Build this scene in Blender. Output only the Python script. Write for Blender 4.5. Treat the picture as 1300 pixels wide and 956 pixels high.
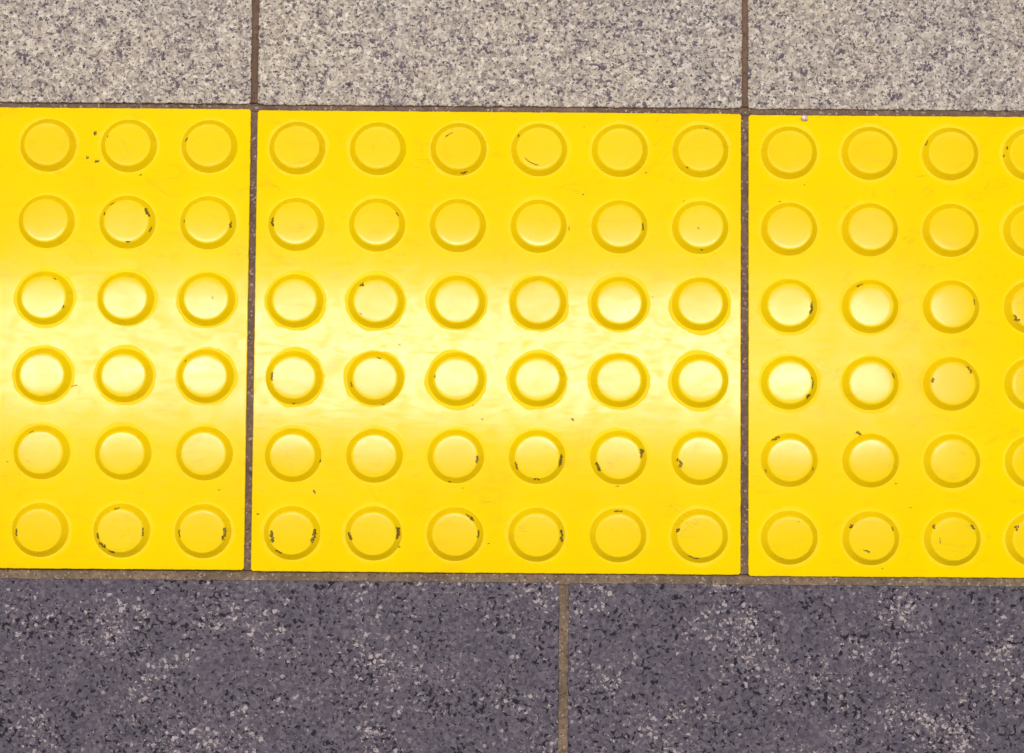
import bpy, bmesh, math, random
from mathutils import Vector, noise

# ---------------------------------------------------------------- scene, camera, light
S = bpy.context.scene
for o in list(bpy.data.objects):
    bpy.data.objects.remove(o)
COL = S.collection
S.render.engine = 'CYCLES'
S.render.resolution_x, S.render.resolution_y = 1024, 753

cam_d = bpy.data.cameras.new('camera')
cam = bpy.data.objects.new('camera', cam_d); COL.objects.link(cam)
cam.location = (0.00972, -0.10705, 1.35)            # held over the pavers, looking almost straight down
cam.rotation_euler = (0.06299, -0.0001, 0.00755)
cam_d.sensor_fit = 'HORIZONTAL'; cam_d.sensor_width = 36.0; cam_d.lens = 77.156
cam_d.clip_start = 0.01; cam_d.clip_end = 50
S.camera = cam

W = bpy.data.worlds.new('World'); S.world = W; W.use_nodes = True
W.node_tree.nodes['Background'].inputs[0].default_value = (1, 0.97, 0.93, 1)
W.node_tree.nodes['Background'].inputs[1].default_value = 0.02     # dim bounce of the concourse

def area_lamp(name, x, y, sx, sy, watts, col=(1, 0.96, 0.9)):
    l = bpy.data.lights.new(name, 'AREA'); l.shape = 'RECTANGLE'
    l.size, l.size_y, l.energy, l.color = sx, sy, watts, col
    o = bpy.data.objects.new(name, l); COL.objects.link(o); o.location = (x, y, 2.6)
    return o
area_lamp('strip_or_fill_lamp', -0.25, 0.18, 2.0, 0.23, 22, (1, 0.80, 0.95))      # its mirror image is the pale band
area_lamp('strip_or_fill_lamp', -0.1, 1.05, 2.4, 0.3, 46, (0.99, 0.97, 0.9))  # added unseen fill for diffuse light, kept outside the mirrored area
area_lamp('strip_or_fill_lamp', -0.1, -1.2, 2.4, 0.3, 21, (0.99, 0.97, 0.9))  # weaker fill lamp, added to lift the dome sides facing the camera
area_lamp('strip_or_fill_lamp', 2.6, 0.2, 0.5, 2.2, 27)  # added side fill from the right, no real fixture
area_lamp('strip_or_fill_lamp', -2.6, 0.2, 0.5, 2.2, 27)  # matching side fill added on the left, no real fixture

S.view_settings.view_transform = 'Standard'; S.view_settings.look = 'None'
S.view_settings.exposure = 0.0; S.view_settings.gamma = 1.0
S.view_settings.use_curve_mapping = False

# ---------------------------------------------------------------- materials
class NT:
    def __init__(self, name):
        self.m = bpy.data.materials.new(name); self.m.use_nodes = True
        self.t = self.m.node_tree; self.b = self.t.nodes['Principled BSDF']
    def n(self, kind, **kw):
        x = self.t.nodes.new('ShaderNode' + kind)
        for k, v in kw.items(): setattr(x, k, v)
        return x
    def put(self, sock, v):
        if isinstance(v, bpy.types.NodeSocket): self.t.links.new(v, sock)
        else: sock.default_value = v
    def pos(self, rnd=True, sc=(1, 1, 1), rot=0.0):
        g = self.n('NewGeometry').outputs['Position']
        if rnd:
            oi = self.n('ObjectInfo').outputs['Random']
            c = self.n('CombineXYZ'); a = self.math('MULTIPLY', oi, 7.3); b = self.math('MULTIPLY', oi, 3.1)
            self.put(c.inputs[0], a); self.put(c.inputs[1], b)
            v = self.n('VectorMath', operation='ADD'); self.put(v.inputs[0], g); self.put(v.inputs[1], c.outputs[0]); g = v.outputs[0]
        mp = self.n('Mapping'); self.put(mp.inputs['Vector'], g)
        mp.inputs['Scale'].default_value = sc; mp.inputs['Rotation'].default_value[2] = rot
        return mp.outputs[0]
    def math(self, op, a, b=0.0, clamp=False):
        x = self.n('Math', operation=op); x.use_clamp = clamp
        self.put(x.inputs[0], a); self.put(x.inputs[1], b); return x.outputs[0]
    def noise(self, vec, scale, detail=3, rough=0.55, dist=0.0):
        x = self.n('TexNoise'); self.put(x.inputs['Vector'], vec); x.inputs['Scale'].default_value = scale
        x.inputs['Detail'].default_value = detail; x.inputs['Roughness'].default_value = rough
        x.inputs['Distortion'].default_value = dist; return x.outputs['Fac']
    def warp(self, vec, scale, amt):
        x = self.n('TexNoise'); self.put(x.inputs['Vector'], vec); x.inputs['Scale'].default_value = scale
        x.inputs['Detail'].default_value = 2
        s = self.n('VectorMath', operation='SUBTRACT'); self.put(s.inputs[0], x.outputs['Color']); s.inputs[1].default_value = (.5, .5, .5)
        k = self.n('VectorMath', operation='SCALE'); self.put(k.inputs[0], s.outputs[0]); k.inputs['Scale'].default_value = amt
        a = self.n('VectorMath', operation='ADD'); self.put(a.inputs[0], vec); self.put(a.inputs[1], k.outputs[0]); return a.outputs[0]
    def voro(self, vec, scale, feature='F1', out='Color'):
        x = self.n('TexVoronoi', feature=feature); self.put(x.inputs['Vector'], vec); x.inputs['Scale'].default_value = scale
        return x.outputs[out]
    def ramp(self, fac, stops, interp='LINEAR'):
        x = self.n('ValToRGB'); self.put(x.inputs[0], fac); r = x.color_ramp; r.interpolation = interp
        while len(r.elements) > 1: r.elements.remove(r.elements[-1])
        for i, (p, c) in enumerate(stops):
            e = r.elements[0] if i == 0 else r.elements.new(p)
            e.position = p; e.color = (c, c, c, 1) if not isinstance(c, tuple) else (*c, 1)
        return x.outputs[0]
    def mix(self, fac, a, b, mode='MIX'):
        x = self.n('Mix', data_type='RGBA', blend_type=mode)
        self.put(x.inputs[0], fac)
        for s, v in ((x.inputs[6], a), (x.inputs[7], b)):
            self.put(s, (*v, 1) if isinstance(v, tuple) else v)
        return x.outputs[2]
    def sep(self, col):
        x = self.n('SeparateColor'); self.put(x.inputs[0], col); return x.outputs
    def bump(self, h, dist, prev=None, strength=1.0):
        x = self.n('Bump'); self.put(x.inputs['Height'], h); x.inputs['Distance'].default_value = dist
        x.inputs['Strength'].default_value = strength
        if prev is not None: self.put(x.inputs['Normal'], prev)
        return x.outputs[0]
    def done(self, color, rough, normal=None, spec=0.5):
        self.put(self.b.inputs['Base Color'], color if isinstance(color, bpy.types.NodeSocket) else (*color, 1))
        self.put(self.b.inputs['Roughness'], rough); self.put(self.b.inputs['Specular IOR Level'], spec)
        if normal is not None: self.put(self.b.inputs['Normal'], normal)
        return self.m

YEL = (0.93, 0.635, 0.0)
def yellow(name, r0, r1, spec=0.5, wave=1.6e-5, scuff=1.0, dip=0.62):
    """moulded yellow resin; r0 polished by feet, r1 scuffed"""
    n = NT(name); p = n.pos(False)
    big = n.noise(p, 9, 3); fine = n.noise(p, 130, 4, 0.6)
    c = n.mix(n.ramp(big, [(0.3, 0.0), (0.7, 1.0)]), (0.93, 0.65, 0.0), (0.93, 0.70, 0.0))
    # grime ground into the resin, in faint smears
    sm = n.ramp(n.noise(n.pos(False, (1, 2.2, 1), 0.5), 38, 5, 0.65, 1.2), [(0.56, 0.0), (0.72, 1.0)])
    c = n.mix(n.math('MULTIPLY', sm, 0.28), c, (0.72, 0.42, 0.01))
    # hairline scratches and dried-film outlines
    q = n.noise(n.pos(False, (1, 1.8, 1), 0.3), 20, 4, 0.6, 1.0)
    hl = n.ramp(n.math('ABSOLUTE', n.math('SUBTRACT', q, 0.5)), [(0.0, 1.0), (0.006, 0.0)])
    hk = n.ramp(n.noise(p, 33, 3, 0.6), [(0.52, 0.0), (0.66, 1.0)])
    hl = n.math('MULTIPLY', hl, hk)
    c = n.mix(n.math('MULTIPLY', hl, 0.45), c, (0.55, 0.32, 0.02))
    # tiny dark specks
    sp = n.ramp(n.voro(p, 95, out='Distance'), [(0.0, 1.0), (0.035, 1.0), (0.05, 0.0)])
    keep = n.ramp(n.sep(n.voro(p, 95))[0], [(0.0, 1.0), (0.035, 1.0), (0.04, 0.0)])
    c = n.mix(n.math('MULTIPLY', n.math('MULTIPLY', sp, keep), 0.8), c, (0.16, 0.10, 0.02))
    # gloss: polished with brushed streaks and duller smears
    st = n.noise(n.pos(False, (1, 9, 1), 0.06), 60, 5, 0.7, 0.6)
    st2 = n.noise(n.pos(False, (7, 1, 1), 0.25), 70, 4, 0.7, 0.4)
    pt = n.noise(p, 26, 5, 0.65, 1.5)
    f = n.math('ADD', n.math('MULTIPLY', st, 0.4), n.math('ADD', n.math('MULTIPLY', st2, 0.2), n.math('MULTIPLY', pt, 0.4)))
    f = n.ramp(f, [(0.38, 0.0), (0.66, 1.0)])
    # worn film: fine brushed lines and blotches that take the shine off
    l1 = n.noise(n.pos(False, (1, 4.5, 1), -0.05), 80, 7, 0.8, 0.3)
    bl = n.noise(p, 90, 8, 0.82, 0.2)
    g = n.math('ADD', n.math('MULTIPLY', l1, 0.45), n.math('ADD', n.math('MULTIPLY', bl, 0.4), n.math('MULTIPLY', pt, 0.15)))
    g = n.math('MAXIMUM', n.ramp(g, [(0.44, 0.0), (0.56, 1.0)]), hl)
    wr = n.n('Attribute', attribute_type='OBJECT', attribute_name='dullness').outputs['Fac']
    ro = n.math('ADD', n.math('ADD', r0, wr), n.math('MULTIPLY', f, (r1 - r0) * scuff))
    h = n.bump(n.noise(p, 55, 2, 0.5), wave)
    h = n.bump(n.noise(n.pos(False, (1, 10, 1), 0.04), 130, 3, 0.6), 3e-6, h)
    h = n.bump(fine, 3e-6, h)
    return n.done(c, ro, h, n.math('MULTIPLY', n.math('MULTIPLY', spec, n.math('SUBTRACT', 1.0, n.n('Attribute', attribute_type='OBJECT', attribute_name='wornfilm').outputs['Fac'])), n.math('SUBTRACT', 1.03, n.math('MULTIPLY', g, dip))))
M_SLAB = yellow('yellow_resin_polished', 0.07, 0.12, spec=0.48, wave=0.6e-5)
M_DOME = yellow('yellow_resin_dome', 0.10, 0.14, spec=0.58, wave=0.6e-5, dip=0.4)
M_HALO = yellow('yellow_resin_unpolished', 0.5, 0.6, spec=0.3, wave=2e-5)

def chipmat():
    n = NT('chipped_dark_resin'); p = n.pos(False)
    c = n.ramp(n.noise(p, 900, 4, 0.7), [(0.3, (0.045, 0.031, 0.010)), (0.45, (0.13, 0.085, 0.014)), (0.58, (0.26, 0.17, 0.025)), (0.68, (0.62, 0.43, 0.03))])
    return n.done(c, 0.7, n.bump(n.noise(p, 1500, 3), 1e-4), 0.3)
M_CHIP = chipmat()

def pale_granite():
    n = NT('pale_speckled_granite'); p = n.pos(True); w = n.warp(p, 420, 0.0026); w2 = n.warp(p, 800, 0.0014)
    # interlocking feldspar and quartz grains
    a = n.sep(n.voro(w, 450))[0]
    c = n.ramp(a, [(0.0, (0.26, 0.225, 0.21)), (0.2, (0.375, 0.345, 0.285)), (0.45, (0.49, 0.455, 0.375)), (0.7, (0.57, 0.535, 0.445)), (1.0, (0.72, 0.69, 0.60))])
    c = n.mix(n.ramp(n.noise(p, 300, 5, 0.7), [(0.42, 0.0), (0.62, 0.9)]), c, n.mix(0.6, c, (0.25, 0.23, 0.225)))
    c = n.mix(n.ramp(n.noise(p, 250, 4, 0.65), [(0.58, 0.0), (0.68, 0.6)]), c, (0.66, 0.60, 0.53))
    c = n.mix(n.ramp(n.noise(p, 90, 4, 0.65), [(0.58, 0.0), (0.72, 0.5)]), c, (0.40, 0.315, 0.255))
    # mica: mid purple grey, then near black
    clus = n.noise(p, 80, 4, 0.65)
    m1 = n.math('ADD', n.noise(w2, 580, 4, 0.66), n.math('MULTIPLY', n.math('SUBTRACT', clus, 0.5), 0.35))
    c = n.mix(n.ramp(m1, [(0.555, 0.0), (0.61, 0.9)]), c, (0.14, 0.122, 0.135))
    b = n.sep(n.voro(n.warp(p, 600, 0.003), 540))[1]
    b = n.math('ADD', b, n.math('MULTIPLY', n.math('SUBTRACT', clus, 0.5), 0.8))
    c = n.mix(n.ramp(b, [(0.89, 0.0), (0.93, 0.9)]), c, (0.09, 0.075, 0.105))
    c = n.mix(n.ramp(n.noise(n.warp(p, 420, 0.003), 560, 3, 0.55), [(0.60, 0.0), (0.635, 0.95)]), c, (0.035, 0.028, 0.042))
    # each slab and each patch of it a little warmer or greyer
    c = n.mix(n.ramp(n.noise(p, 7, 3, 0.6), [(0.35, 0.0), (0.65, 1.0)]), n.mix(1.0, c, (0.98, 0.95, 0.95), 'MULTIPLY'), n.mix(1.0, c, (1.08, 1.03, 0.95), 'MULTIPLY'))
    return n.done(c, 0.5, n.bump(n.noise(p, 500, 4), 8e-5), 0.15)
M_PALE = pale_granite()

def dark_granite():
    n = NT('dark_purple_grey_granite'); p = n.pos(True); w = n.warp(p, 420, 0.0028); w2 = n.warp(p, 600, 0.0025)
    a = n.sep(n.voro(w, 480))[0]
    c = n.ramp(a, [(0.0, (0.055, 0.047, 0.066)), (0.3, (0.080, 0.070, 0.098)), (0.7, (0.108, 0.095, 0.126)), (1.0, (0.165, 0.145, 0.17))])
    c = n.mix(n.ramp(n.noise(p, 300, 5, 0.7), [(0.45, 0.0), (0.66, 0.7)]), c, (0.14, 0.122, 0.13))
    c = n.mix(n.ramp(n.noise(p, 330, 5, 0.7, 0.5), [(0.34, 0.6), (0.46, 0.0)]), c, (0.05, 0.042, 0.058))
    # white feldspar grains, loosely crowded here and there
    clus = n.noise(p, 20, 6, 0.78)
    wv = n.math('ADD', n.noise(w2, 430, 4, 0.65), n.math('MULTIPLY', n.math('SUBTRACT', clus, 0.5), 0.68))
    c = n.mix(n.ramp(wv, [(0.59, 0.0), (0.66, 0.35), (0.75, 0.95)]), c, (0.66, 0.57, 0.52))
    wg = n.sep(n.voro(n.warp(p, 500, 0.002), 520))[2]
    wg = n.math('ADD', wg, n.math('MULTIPLY', n.math('SUBTRACT', clus, 0.5), 0.5))
    c = n.mix(n.ramp(wg, [(0.97, 0.0), (1.02, 0.7)]), c, (0.50, 0.44, 0.43))
    # black mica flecks
    k = n.math('ADD', n.noise(n.warp(p, 280, 0.004), 340, 3, 0.55), n.math('MULTIPLY', n.math('SUBTRACT', n.noise(p, 45, 2), 0.5), 0.28))
    c = n.mix(n.ramp(k, [(0.588, 0.0), (0.615, 0.97)]), c, (0.008, 0.008, 0.013))
    return n.done(c, 0.5, n.bump(n.noise(p, 450, 4), 1.2e-4), 0.15)
M_DARK = dark_granite()

def mortar(name, lo, hi, spark=0.35):
    n = NT(name); p = n.pos(True)
    c = n.ramp(n.noise(p, 260, 5, 0.7), [(0.3, lo), (0.7, hi)])
    c = n.mix(n.ramp(n.noise(p, 35, 3), [(0.4, 0.0), (0.7, 0.5)]), c, tuple(v * 0.55 for v in lo))
    s = n.sep(n.voro(n.warp(p, 900, 0.001), 900))[0]
    c = n.mix(n.ramp(s, [(0.93, 0.0), (0.97, spark)]), c, (0.75, 0.70, 0.62))
    c = n.mix(n.ramp(s, [(0.03, 0.66), (0.08, 0.0)]), c, (0.05, 0.035, 0.03))
    return n.done(c, 0.75, n.bump(n.noise(p, 700, 5, 0.7), 5e-4), 0.3)
M_MBROWN = mortar('brown_mortar', (0.12, 0.076, 0.053), (0.25, 0.17, 0.12))
M_MTAN = mortar('tan_mortar', (0.13, 0.092, 0.062), (0.31, 0.225, 0.145), 0.3)
M_MSEAL = mortar('smooth_brown_sealant', (0.14, 0.085, 0.052), (0.20, 0.125, 0.078), 0.05)
def plain(name, fn):
    n = NT(name); return fn(n)
M_BED = plain('concrete_bed', lambda n: n.done(n.ramp(n.noise(n.pos(False), 40, 5), [(0.3, (0.12, 0.10, 0.085)), (0.7, (0.2, 0.17, 0.14))]), 0.9))
M_PEB = plain('pink_white_stone', lambda n: n.done(n.ramp(n.noise(n.pos(False), 500, 4), [(0.35, (0.30, 0.17, 0.11)), (0.5, (0.62, 0.47, 0.40)), (0.62, (0.86, 0.82, 0.78))]), 0.45))
M_GRIT = plain('pale_grit', lambda n: n.done(n.ramp(n.noise(n.pos(False), 300, 2), [(0.4, (0.35, 0.27, 0.2)), (0.6, (0.75, 0.7, 0.62))]), 0.4))

# ---------------------------------------------------------------- mesh helpers
def obj(name, me, mats, parent=None, loc=(0, 0, 0)):
    o = bpy.data.objects.new(name, me); COL.objects.link(o)
    for m in (mats if isinstance(mats, (list, tuple)) else [mats]):
        if m.name not in [x.name for x in me.materials if x]: me.materials.append(m)
    o.parent = parent; o.location = loc
    return o
def smooth(me):
    me.polygons.foreach_set('use_smooth', [True] * len(me.polygons)); me.update()

def slab_mesh(name, x0, x1, y0, y1, z0, z1, jit, bev, step, seed, corner=0.0012):
    """a slab whose outline is sawn or moulded: rounded arris, slightly uneven edges"""
    pts = []
    cs = [(x0, y0), (x1, y0), (x1, y1), (x0, y1)]
    for i in range(4):
        a, b = Vector(cs[i]), Vector(cs[(i + 1) % 4]); d = (b - a); L = d.length; d /= L
        nrm = Vector((d.y, -d.x)); k = max(2, int(L / step))
        for j in range(k):
            s = corner + (L - 2 * corner) * j / (k - 1)
            q = a + d * s
            e = noise.noise(Vector((q.x * 160, q.y * 160, seed))) * jit + noise.noise(Vector((q.x * 700, q.y * 700, seed + 9))) * jit * 0.8
            pts.append((q + nrm * e, nrm))
    verts, faces = [], []
    N = len(pts)
    rings = [(0.0, z0), (0.0, z1 - bev), (bev * 0.3, z1 - bev * 0.3), (bev, z1)]
    for ins, z in rings:
        for i, (q, nr) in enumerate(pts):
            t = q - nr * ins
            verts.append((t.x, t.y, z))
    for r in range(3):
        for i in range(N):
            j = (i + 1) % N
            faces.append((r * N + i, r * N + j, (r + 1) * N + j, (r + 1) * N + i))
    faces.append(tuple(range(3 * N, 4 * N))); faces.append(tuple(reversed(range(N))))
    me = bpy.data.meshes.new(name); me.from_pydata(verts, [], faces); me.update()
    return me

ASP = 0.952
PROF = [(17.45, 0.10), (17.2, 0.42), (16.4, 1.5), (15.4, 2.82), (14.55, 3.95), (14.2, 4.38), (13.9, 4.65), (13.6, 4.81), (13.25, 4.893), (12.95, 4.908), (11.0, 4.932), (8.0, 4.952), (4.0, 4.97)]
def dome_z(r):          # mm -> mm above the slab
    if r >= 17.45: return 0.04
    for (ra, za), (rb, zb) in zip(PROF, PROF[1:]):
        if rb <= r <= ra: return za + (zb - za) * (ra - r) / (ra - rb)
    return 4.975
def dome_mesh(seed):
    rnd = random.Random(seed); SEG = 90; V, F, MI = [], [], []
    ph = [rnd.uniform(0, 6.28) for _ in range(4)]
    def skirt(a):
        v = noise.noise(Vector((math.cos(a) * 1.6, math.sin(a) * 1.6, seed * 3.7))) * 1.5
        v += noise.noise(Vector((math.cos(a) * 6, math.sin(a) * 7, seed * 1.3))) * 0.8
        return max(0.5, 1.9 + v)
    rings = [(None, -0.04), (None, 0.05)] + PROF
    for k, (r, z) in enumerate(rings):
        for i in range(SEG):
            a = 2 * math.pi * i / SEG
            if k == 0: rr = 17.45 + skirt(a)
            elif k == 1: rr = 17.45 + skirt(a) * 0.8
            else: rr = r
            V.append((rr * math.cos(a) / 1e3, rr * math.sin(a) * ASP / 1e3, z / 1e3))
    V.append((0, 0, 0.004978))
    K = len(rings)
    for k in range(K - 1):
        for i in range(SEG):
            j = (i + 1) % SEG
            F.append((k * SEG + i, k * SEG + j, (k + 1) * SEG + j, (k + 1) * SEG + i)); MI.append(1 if k < 11 else 0)
    for i in range(SEG):
        F.append(((K - 1) * SEG + i, (K - 1) * SEG + (i + 1) % SEG, K * SEG)); MI.append(0)
    me = bpy.data.meshes.new('dome'); me.from_pydata(V, [], F)
    me.materials.append(M_DOME); me.materials.append(M_HALO)
    me.polygons.foreach_set('material_index', MI); smooth(me)
    # crisp crease where the dome leaves the paver
    sh = {(2 * SEG + i, 2 * SEG + (i + 1) % SEG) for i in range(SEG)}
    sh |= {(b, a) for a, b in sh}
    for e in me.edges:
        if tuple(e.vertices) in sh: e.use_edge_sharp = True
    return me
DOMES = [dome_mesh(s) for s in range(12)]

def chip_mesh(cx, cy, L, Wd, on_dome, seed, ang=None):
    """ragged chip following the surface it was knocked from (mm, local to the dome or paver)"""
    rnd = random.Random(seed); V, F = [], []
    if ang is None:
        ang = math.atan2(cy / ASP, cx) + math.pi / 2 if on_dome else 0.0
    ca, sa = math.cos(ang), math.sin(ang)
    r0 = math.hypot(cx, cy / ASP); bend = on_dome and r0 > 9
    nb = max(2, min(10, int(round(L / max(Wd, 0.8) * 2.4))))
    if Wd > 2: nb += 3
    for b in range(nb):
        t = ((b + 0.5) / nb - 0.5) * L * 0.9 if nb > 1 else 0
        off = rnd.uniform(-0.25, 0.25) * Wd
        rl = (L / nb * 0.95 + 0.1) * rnd.uniform(0.7, 1.25); rw = Wd * 0.42 * rnd.uniform(0.3, 1.0)
        n = 11; base = len(V); lift = 0.05 + 0.012 * b
        ring = [(0.0, 0.0)] + [(math.cos(6.2832 * i / n) * rl * rnd.uniform(0.6, 1.2), math.sin(6.2832 * i / n) * rw * rnd.uniform(0.6, 1.2)) for i in range(n)]
        for u, v in ring:
            u += t; v += off
            if bend:                       # wrap round the rim
                aa = math.atan2(cy / ASP, cx) + u / r0; rr = r0 - v
                x, y = rr * math.cos(aa), rr * math.sin(aa) * ASP
            else:
                x, y = cx + u * ca - v * sa, cy + u * sa + v * ca
            z = dome_z(math.hypot(x, y / ASP)) + lift if on_dome else lift
            V.append((x / 1e3, y / 1e3, z / 1e3))
        for i in range(n): F.append((base, base + 1 + i, base + 1 + (i + 1) % n))
    me = bpy.data.meshes.new('chip'); me.from_pydata(V, [], F); smooth(me)
    return me

# ---------------------------------------------------------------- pavement: bed, granite slabs, mortar joints
TH = 0.03
bed_me = slab_mesh('pavement', -2.0, 2.0, -2.0, 2.0, -0.09, -TH, 0, 0.001, 0.1, 0)
pavement = obj('pavement', bed_me, M_BED); pavement['kind'] = 'structure'
pavement['label'] = 'station pavement of granite slabs around a yellow tactile strip'

def granite(x0, x1, y0, y1, mat, label, seed, dz=0.0):
    me = slab_mesh('granite_slab', x0, x1, y0, y1, -TH, dz, 0.0005, 0.0007, 0.0012, seed)
    o = obj('granite_slab', me, mat, pavement); o['label'] = label
granite(-0.4590, -0.1545, 0.1467, 0.4470, M_PALE, 'pale speckled granite slab above the left yellow paver', 1)
granite(-0.1501, 0.1508, 0.1462, 0.4470, M_PALE, 'pale speckled granite slab above the middle yellow paver', 2, 0.0003)
granite(0.1546, 0.4590, 0.1459, 0.4470, M_PALE, 'pale speckled granite slab above the right yellow paver', 3)
granite(-0.5600, 0.0391, -0.4470, -0.1483, M_DARK, 'dark purple grey granite slab below left and middle pavers', 4)
granite(0.0449, 0.6450, -0.4470, -0.1486, M_DARK, 'dark purple grey granite slab below the right paver', 5, 0.0002)

def joint(x0, x1, y0, y1, z, mat, seed, rough=0.0005, dip=None):
    """mortar strip with an uneven raked surface; dip = (axis, side) where it has shrunk from a paver"""
    st = 0.0008
    nx = max(4, int((x1 - x0) / st)); ny = max(4, int((y1 - y0) / st))
    nx, ny = min(nx, 900), min(ny, 900)
    V, F = [], []
    for j in range(ny + 1):
        for i in range(nx + 1):
            x = x0 + (x1 - x0) * i / nx; y = y0 + (y1 - y0) * j / ny
            zz = z + noise.noise(Vector((x * 120, y * 120, seed))) * rough + noise.noise(Vector((x * 600, y * 600, seed + 5))) * rough * 0.7
            if dip == 'top': zz -= 0.0022 * max(0, 1 - (y1 - y) / (0.0016 + 0.0007 * noise.noise(Vector((x * 90, 3, seed)))))
            V.append((x, y, zz))
    n0 = len(V)
    for j in range(ny):
        for i in range(nx):
            a = j * (nx + 1) + i; F.append((a, a + 1, a + nx + 2, a + nx + 1))
    # sides down to the bed
    per = [i for i in range(nx + 1)] + [j * (nx + 1) + nx for j in range(1, ny + 1)] + [ny * (nx + 1) + i for i in range(nx - 1, -1, -1)] + [j * (nx + 1) for j in range(ny - 1, 0, -1)]
    for v in per: V.append((V[v][0], V[v][1], -TH))
    for k in range(len(per)):
        l = (k + 1) % len(per); F.append((per[l], per[k], n0 + k, n0 + l))
    me = bpy.data.meshes.new('mortar_joint'); me.from_pydata(V, [], F); smooth(me)
    return obj('mortar_joint', me, mat, pavement)
joint(-0.459, 0.459, 0.1420, 0.1475, -0.0016, M_MBROWN, 1, dip='top')                 # between pale granite and yellow
joint(-0.459, 0.459, -0.1495, -0.1424, -0.0012, M_MTAN, 2, dip='top')                 # between yellow and dark granite
joint(-0.1556, -0.1492, -0.1423, 0.1419, -0.0022, M_MBROWN, 3, 0.0007)
joint(0.1494, 0.1560, -0.1423, 0.1419, -0.0022, M_MBROWN, 4, 0.0007)
joint(-0.1552, -0.1494, 0.1476, 0.4470, -0.0016, M_MSEAL, 5, 0.0002)
joint(0.1500, 0.1552, 0.1476, 0.4470, -0.0016, M_MSEAL, 6, 0.0002)
joint(0.0384, 0.0456, -0.4470, -0.1496, -0.0011, M_MTAN, 7)

# loose sand grains caught in the joints
rg = random.Random(5); V, F = [], []
for k in range(520):
    pick = rg.random()
    if pick < 0.33: x, y, z = rg.uniform(-0.34, 0.34), rg.uniform(0.1435, 0.1455), -0.0016
    elif pick < 0.66: x, y, z = rg.uniform(-0.34, 0.34), rg.uniform(-0.1480, -0.1445), -0.0012
    elif pick < 0.8: x, y, z = rg.uniform(-0.1545, -0.1505), rg.uniform(-0.14, 0.145), -0.0021
    elif pick < 0.94: x, y, z = rg.uniform(0.1507, 0.1548), rg.uniform(-0.14, 0.145), -0.0021
    else: x, y, z = rg.uniform(0.0395, 0.0445), rg.uniform(-0.26, -0.149), -0.0011
    s = rg.uniform(0.00012, 0.0004) * (1.5 if rg.random() < 0.06 else 1)
    b = len(V)
    for dx, dy, dz in ((1, 0, 0), (-1, 0, 0), (0, 1, 0), (0, -1, 0), (0, 0, 1), (0, 0, -1)):
        V.append((x + dx * s * rg.uniform(.6, 1.3), y + dy * s * rg.uniform(.6, 1.3), z + dz * s + 0.0001))
    for t in ((0, 2, 4), (2, 1, 4), (1, 3, 4), (3, 0, 4), (2, 0, 5), (1, 2, 5), (3, 1, 5), (0, 3, 5)): F.append(tuple(b + i for i in t))
gm = bpy.data.meshes.new('sand_grains'); gm.from_pydata(V, [], F)
grit = obj('sand_grains', gm, M_GRIT, pavement); grit['kind'] = 'stuff'

# ---------------------------------------------------------------- yellow tactile pavers
PX, PY = 0.05, 0.04761
SPOTS = [(-0.30452, 0.00063, -0.00015, (0.01, 0.22),
          'leftmost yellow domed tactile paver, cut off by the left picture edge'),
         (0.0, 0.0, 0.0, (0.0, 0.0),
          'middle yellow domed tactile paver, the only one wholly in view, with brightest glare'),
         (0.30499, -0.0006, 0.00045, (0.03, 0.66),
          'rightmost yellow domed tactile paver with a pebble on its top edge')]
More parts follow.
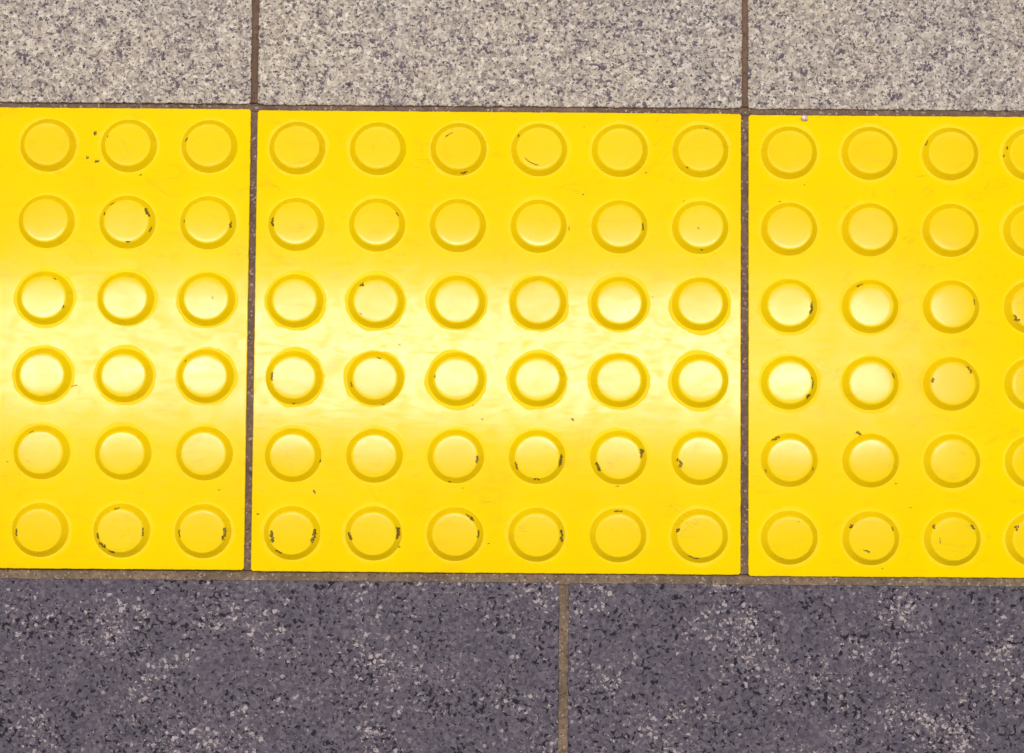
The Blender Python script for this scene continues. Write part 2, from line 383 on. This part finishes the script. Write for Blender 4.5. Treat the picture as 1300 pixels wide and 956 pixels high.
# chips: paver, row, column, x mm, y mm, length, width (local to the dome)
CHIPS = [(0,0,5,-13.7,3.6,2.4,1.5),(0,0,4,-12.4,5.0,1.5,1.0),(0,1,4,-9.2,10.7,3.4,1.5),(0,1,4,-13.5,4.8,1.9,1.5),(0,1,4,12.8,5.5,6.3,2.4),(0,1,4,1.4,-12.7,2.4,1.5),(0,1,4,14.9,-4.8,3.4,1.5),(0,1,5,14.2,-1.5,4.4,1.9),(0,1,5,-14.3,0.3,2.4,1.0),(1,1,0,-14.1,0.8,6.8,2.9),(1,0,2,-6.1,8.5,5.8,1.0),(1,0,2,3.6,-14.8,4.4,1.5),(1,0,3,-5.1,-8.8,9.7,1.0),(1,0,3,-13.0,8.3,1.9,1.5),(1,1,1,12.5,6.3,2.4,1.5),(1,1,4,14.5,-0.4,4.8,1.9),(1,0,5,3.5,13.6,2.9,1.0),(1,0,5,-8.2,-11.0,1.5,1.0),(2,0,2,-14.8,6.4,3.9,1.0),(2,0,3,-15.4,3.8,1.9,1.5),(2,0,3,-16.9,-1.1,1.5,1.0),(1,1,5,-1.5,-1.1,1.5,1.0),(1,1,5,0.5,-14.3,1.5,1.0),(0,2,3,6.7,11.6,1.9,1.0),(0,2,3,12.4,-5.7,1.9,1.5),(0,2,5,3.8,0.7,1.5,1.0),(0,3,5,-12.5,9.5,1.5,1.5),(1,3,0,-13.6,0.6,5.3,2.4),(1,3,0,-0.1,-15.8,1.9,1.0),(0,4,3,-5.8,12.5,2.9,1.0),(1,4,0,16.7,-3.4,2.4,1.0),(1,2,1,-8.5,9.8,2.9,2.4),(1,2,1,-9.2,-7.8,1.9,1.0),(1,3,1,2.3,12.3,2.4,1.5),(1,3,1,-14.5,-3.9,2.9,1.5),(1,3,2,-13.2,1.3,1.9,1.5),(1,4,2,13.3,-1.7,4.4,2.4),(1,4,2,-3.6,-15.7,1.9,1.5),(1,4,3,-12.8,-5.3,4.8,1.9),(1,4,3,14.5,-2.1,8.7,2.4),(1,4,3,-0.4,-13.5,3.9,1.5),(1,4,4,-12.5,-5.5,6.3,2.9),(1,4,4,13.6,2.4,6.3,4.4),(1,4,5,-12.5,-3.2,5.8,4.4),(2,2,0,13.4,-1.7,8.7,2.4),(2,2,1,-6.7,12.9,4.4,1.5),(2,2,2,13.6,2.7,3.9,1.5),(2,2,3,-10.7,-7.1,4.8,3.9),(2,3,0,14.1,-0.2,8.7,1.5),(2,3,0,11.2,-8.5,3.4,2.9),(2,3,1,13.5,4.5,3.4,1.5),(2,3,2,-12.5,1.8,3.4,2.4),(2,3,2,10.5,8.7,5.8,2.9),(2,4,0,-8.4,13.1,5.3,2.4),(2,4,0,-14.9,-7.0,1.9,1.9),(2,4,0,14.1,-5.4,1.9,1.5),(0,5,3,-13.7,-1.6,4.8,1.9),(0,5,4,-2.7,13.4,3.9,1.5),(0,5,4,-13.7,-3.4,4.4,2.4),(0,5,4,-10.8,-8.9,4.4,3.4),(0,5,4,-5.1,-13.0,3.9,1.9),(0,5,4,13.9,-0.6,5.8,1.9),(0,5,5,-14.2,-1.4,4.8,1.9),(0,5,5,13.6,-1.6,8.7,2.9),(1,5,0,-12.0,-2.3,7.8,3.9),(1,5,0,13.7,-1.8,9.7,2.9),(1,5,0,-7.7,-11.6,4.8,1.9),(1,5,1,-13.8,-1.9,5.3,2.9),(1,5,1,15.1,0.5,8.2,2.9),(1,5,2,10.8,9.5,3.4,3.4),(1,5,2,7.9,11.6,2.9,1.5),(1,5,2,14.2,-0.1,5.3,1.9),(1,5,3,15.6,-0.4,8.2,2.4),(1,5,4,-0.1,14.7,5.3,1.5),(1,5,5,-13.6,3.5,2.9,2.4),(1,5,5,-4.2,-13.3,7.8,1.0),(2,5,0,5.3,9.9,1.0,1.0),(2,5,1,-12.5,7.4,2.9,2.4),(2,5,1,12.7,6.0,2.9,1.5),(2,5,1,-3.4,-7.6,3.9,1.9),(2,5,2,-11.9,7.3,2.4,2.4),(2,5,2,11.9,7.3,3.4,2.4),(2,5,2,-8.4,-1.0,3.9,0.7),(2,5,3,-11.4,7.1,3.4,2.9)]
# marks on the flat of a paver: paver, x mm, y mm, width, height
MARKS = [(0,53.9,126.9,1.9,3.9),(0,56.5,123.5,2.4,1.0),(0,49.4,111.6,1.5,2.4),(0,55.3,109.2,2.4,2.4),(0,82.3,101.0,1.9,1.5),(1,91.3,105.5,1.0,1.0),(1,52.3,91.4,1.0,1.0),(1,43.4,70.2,1.5,2.4),(2,-130.5,88.5,1.5,1.0),(1,133.8,55.2,1.5,1.0),(1,114.8,87.9,1.0,1.0),(0,43.9,-30.2,3.9,1.0),(0,134.5,-93.7,1.0,1.5),(1,-111.7,-93.9,1.0,3.4),(0,3.9,-77.3,1.0,1.0),(1,-70.2,-40.0,2.4,1.5),(1,-15.4,-39.6,2.4,1.5),(1,74.1,-88.7,2.9,1.5),(1,46.6,-47.9,1.9,2.4),(1,-9.0,-48.3,1.0,1.5),(1,-60.4,-2.5,1.0,1.0),(1,95.9,28.0,1.0,1.0),(2,-82.3,-54.5,3.4,2.9),(1,-145.9,-107.6,1.5,1.5),(1,-59.6,-127.0,1.5,1.9),(1,-4.5,-124.6,1.0,1.5),(2,-122.5,-101.9,1.9,1.5),(2,-50.4,-99.9,1.0,1.0),(2,-59.6,-85.5,1.5,1.0),(2,-68.0,-137.6,1.0,1.0)]
# hairline scratches in the flat: paver, x0, y0, x1, y1 (mm)
SCR = [(1, 36.0, -50.5, 63.5, -43.2), (1, 39.8, -42.0, 42.2, -38.6), (1, 72.5, 4.2, 73.2, 0.0), (1, 17.0, -40.5, 20.5, -43.5), (1, 84.0, -44.0, 92.0, -45.5),
       (1, -78, 2.0, -60, 4.5), (2, -118.0, 8.0, -92.0, 11.5), (2, -58.0, 12.5, -38.0, 9.0), (0, 78.0, 16.0, 96.0, 12.0), (0, 20.0, 14.0, 44.0, 12.5), (2, -60, -41, -56.5, -39)]
dome_of = {}
rd = random.Random(11)
for t, (ox, oy, rz, dull, label) in enumerate(SPOTS):
    root = bpy.data.objects.new('tactile_paver', None); COL.objects.link(root)
    root.empty_display_size = 0.05
    root.location = (ox, oy, -TH); root.rotation_euler = (0, 0, rz)
    root['label'] = label; root['category'] = 'tactile paver'; root['group'] = 'yellow tactile pavers laid in a row'
    hy = 0.1427
    me = slab_mesh('slab', -0.1500, 0.1503, -hy, hy, 0.0, TH, 0.0002, 0.0005, 0.0015, 20 + t)
    sl = obj('slab', me, M_SLAB, root); sl['dullness'] = dull[0]; sl['wornfilm'] = dull[1]
    for r in range(6):
        for c in range(6):
            d = obj('dome', DOMES[(r * 7 + c * 5 + t * 3 + r * c) % 12], M_DOME, root, ((c - 2.5) * PX, (2.5 - r) * PY, TH))
            d.rotation_euler = (rd.gauss(0, 0.0024), rd.gauss(0, 0.0024), 0)
            d['dullness'] = abs(rd.gauss(0.0, 0.025)); dome_of[t, r, c] = d
    for k, (tt, x, y, w, h) in enumerate(MARKS):
        if tt == t: obj('scuff_mark', chip_mesh(x, y, w, h, False, 400 + k, 0.3 * rd.uniform(-1, 1)), M_CHIP, root, (0, 0, TH))
    for k, (tt, xa, ya, xb, yb) in enumerate(SCR):
        if tt != t: continue
        V, F = [], []; n = 14; L = math.hypot(xb - xa, yb - ya); nx, ny = -(yb - ya) / L, (xb - xa) / L
        for i in range(n + 1):
            s = i / n; wv = noise.noise(Vector((s * 3, k, 1))) * L * 0.06; hw = 0.16 * math.sin(math.pi * min(1, max(0.02, s))) ** 0.5 * (0.6 + 0.5 * noise.noise(Vector((s * 9, k, 4))))
            x, y = xa + (xb - xa) * s + nx * wv, ya + (yb - ya) * s + ny * wv
            V += [((x + nx * hw) / 1e3, (y + ny * hw) / 1e3, 0.00004), ((x - nx * hw) / 1e3, (y - ny * hw) / 1e3, 0.00004)]
            if i: F.append((2 * i - 2, 2 * i, 2 * i + 1, 2 * i - 1))
        sm = bpy.data.meshes.new('scratch'); sm.from_pydata(V, [], F)
        obj('scratch', sm, M_HALO, root, (0, 0, TH))
for k, (t, r, c, x, y, L, w) in enumerate(CHIPS):
    obj('chip', chip_mesh(x, y, L, w, True, k), M_CHIP, dome_of[t, r, c])

# ---------------------------------------------------------------- pebble on the right paver
bm = bmesh.new(); bmesh.ops.create_icosphere(bm, subdivisions=2, radius=1)
for v in bm.verts:
    q = v.co.copy(); f = 1 + 0.28 * noise.noise(q * 1.7 + Vector((4, 1, 2)))
    v.co = Vector((q.x * f * 0.0022, q.y * f * 0.0021, max(-0.0009, q.z * f * 0.0013)))
pm = bpy.data.meshes.new('pebble'); bm.to_mesh(pm); bm.free()
peb = obj('pebble', pm, M_PEB, None, (0.1895, 0.1402, 0.0009))
peb['label'] = 'tiny pinkish white pebble on the top edge of the rightmost yellow paver'; peb['category'] = 'pebble'
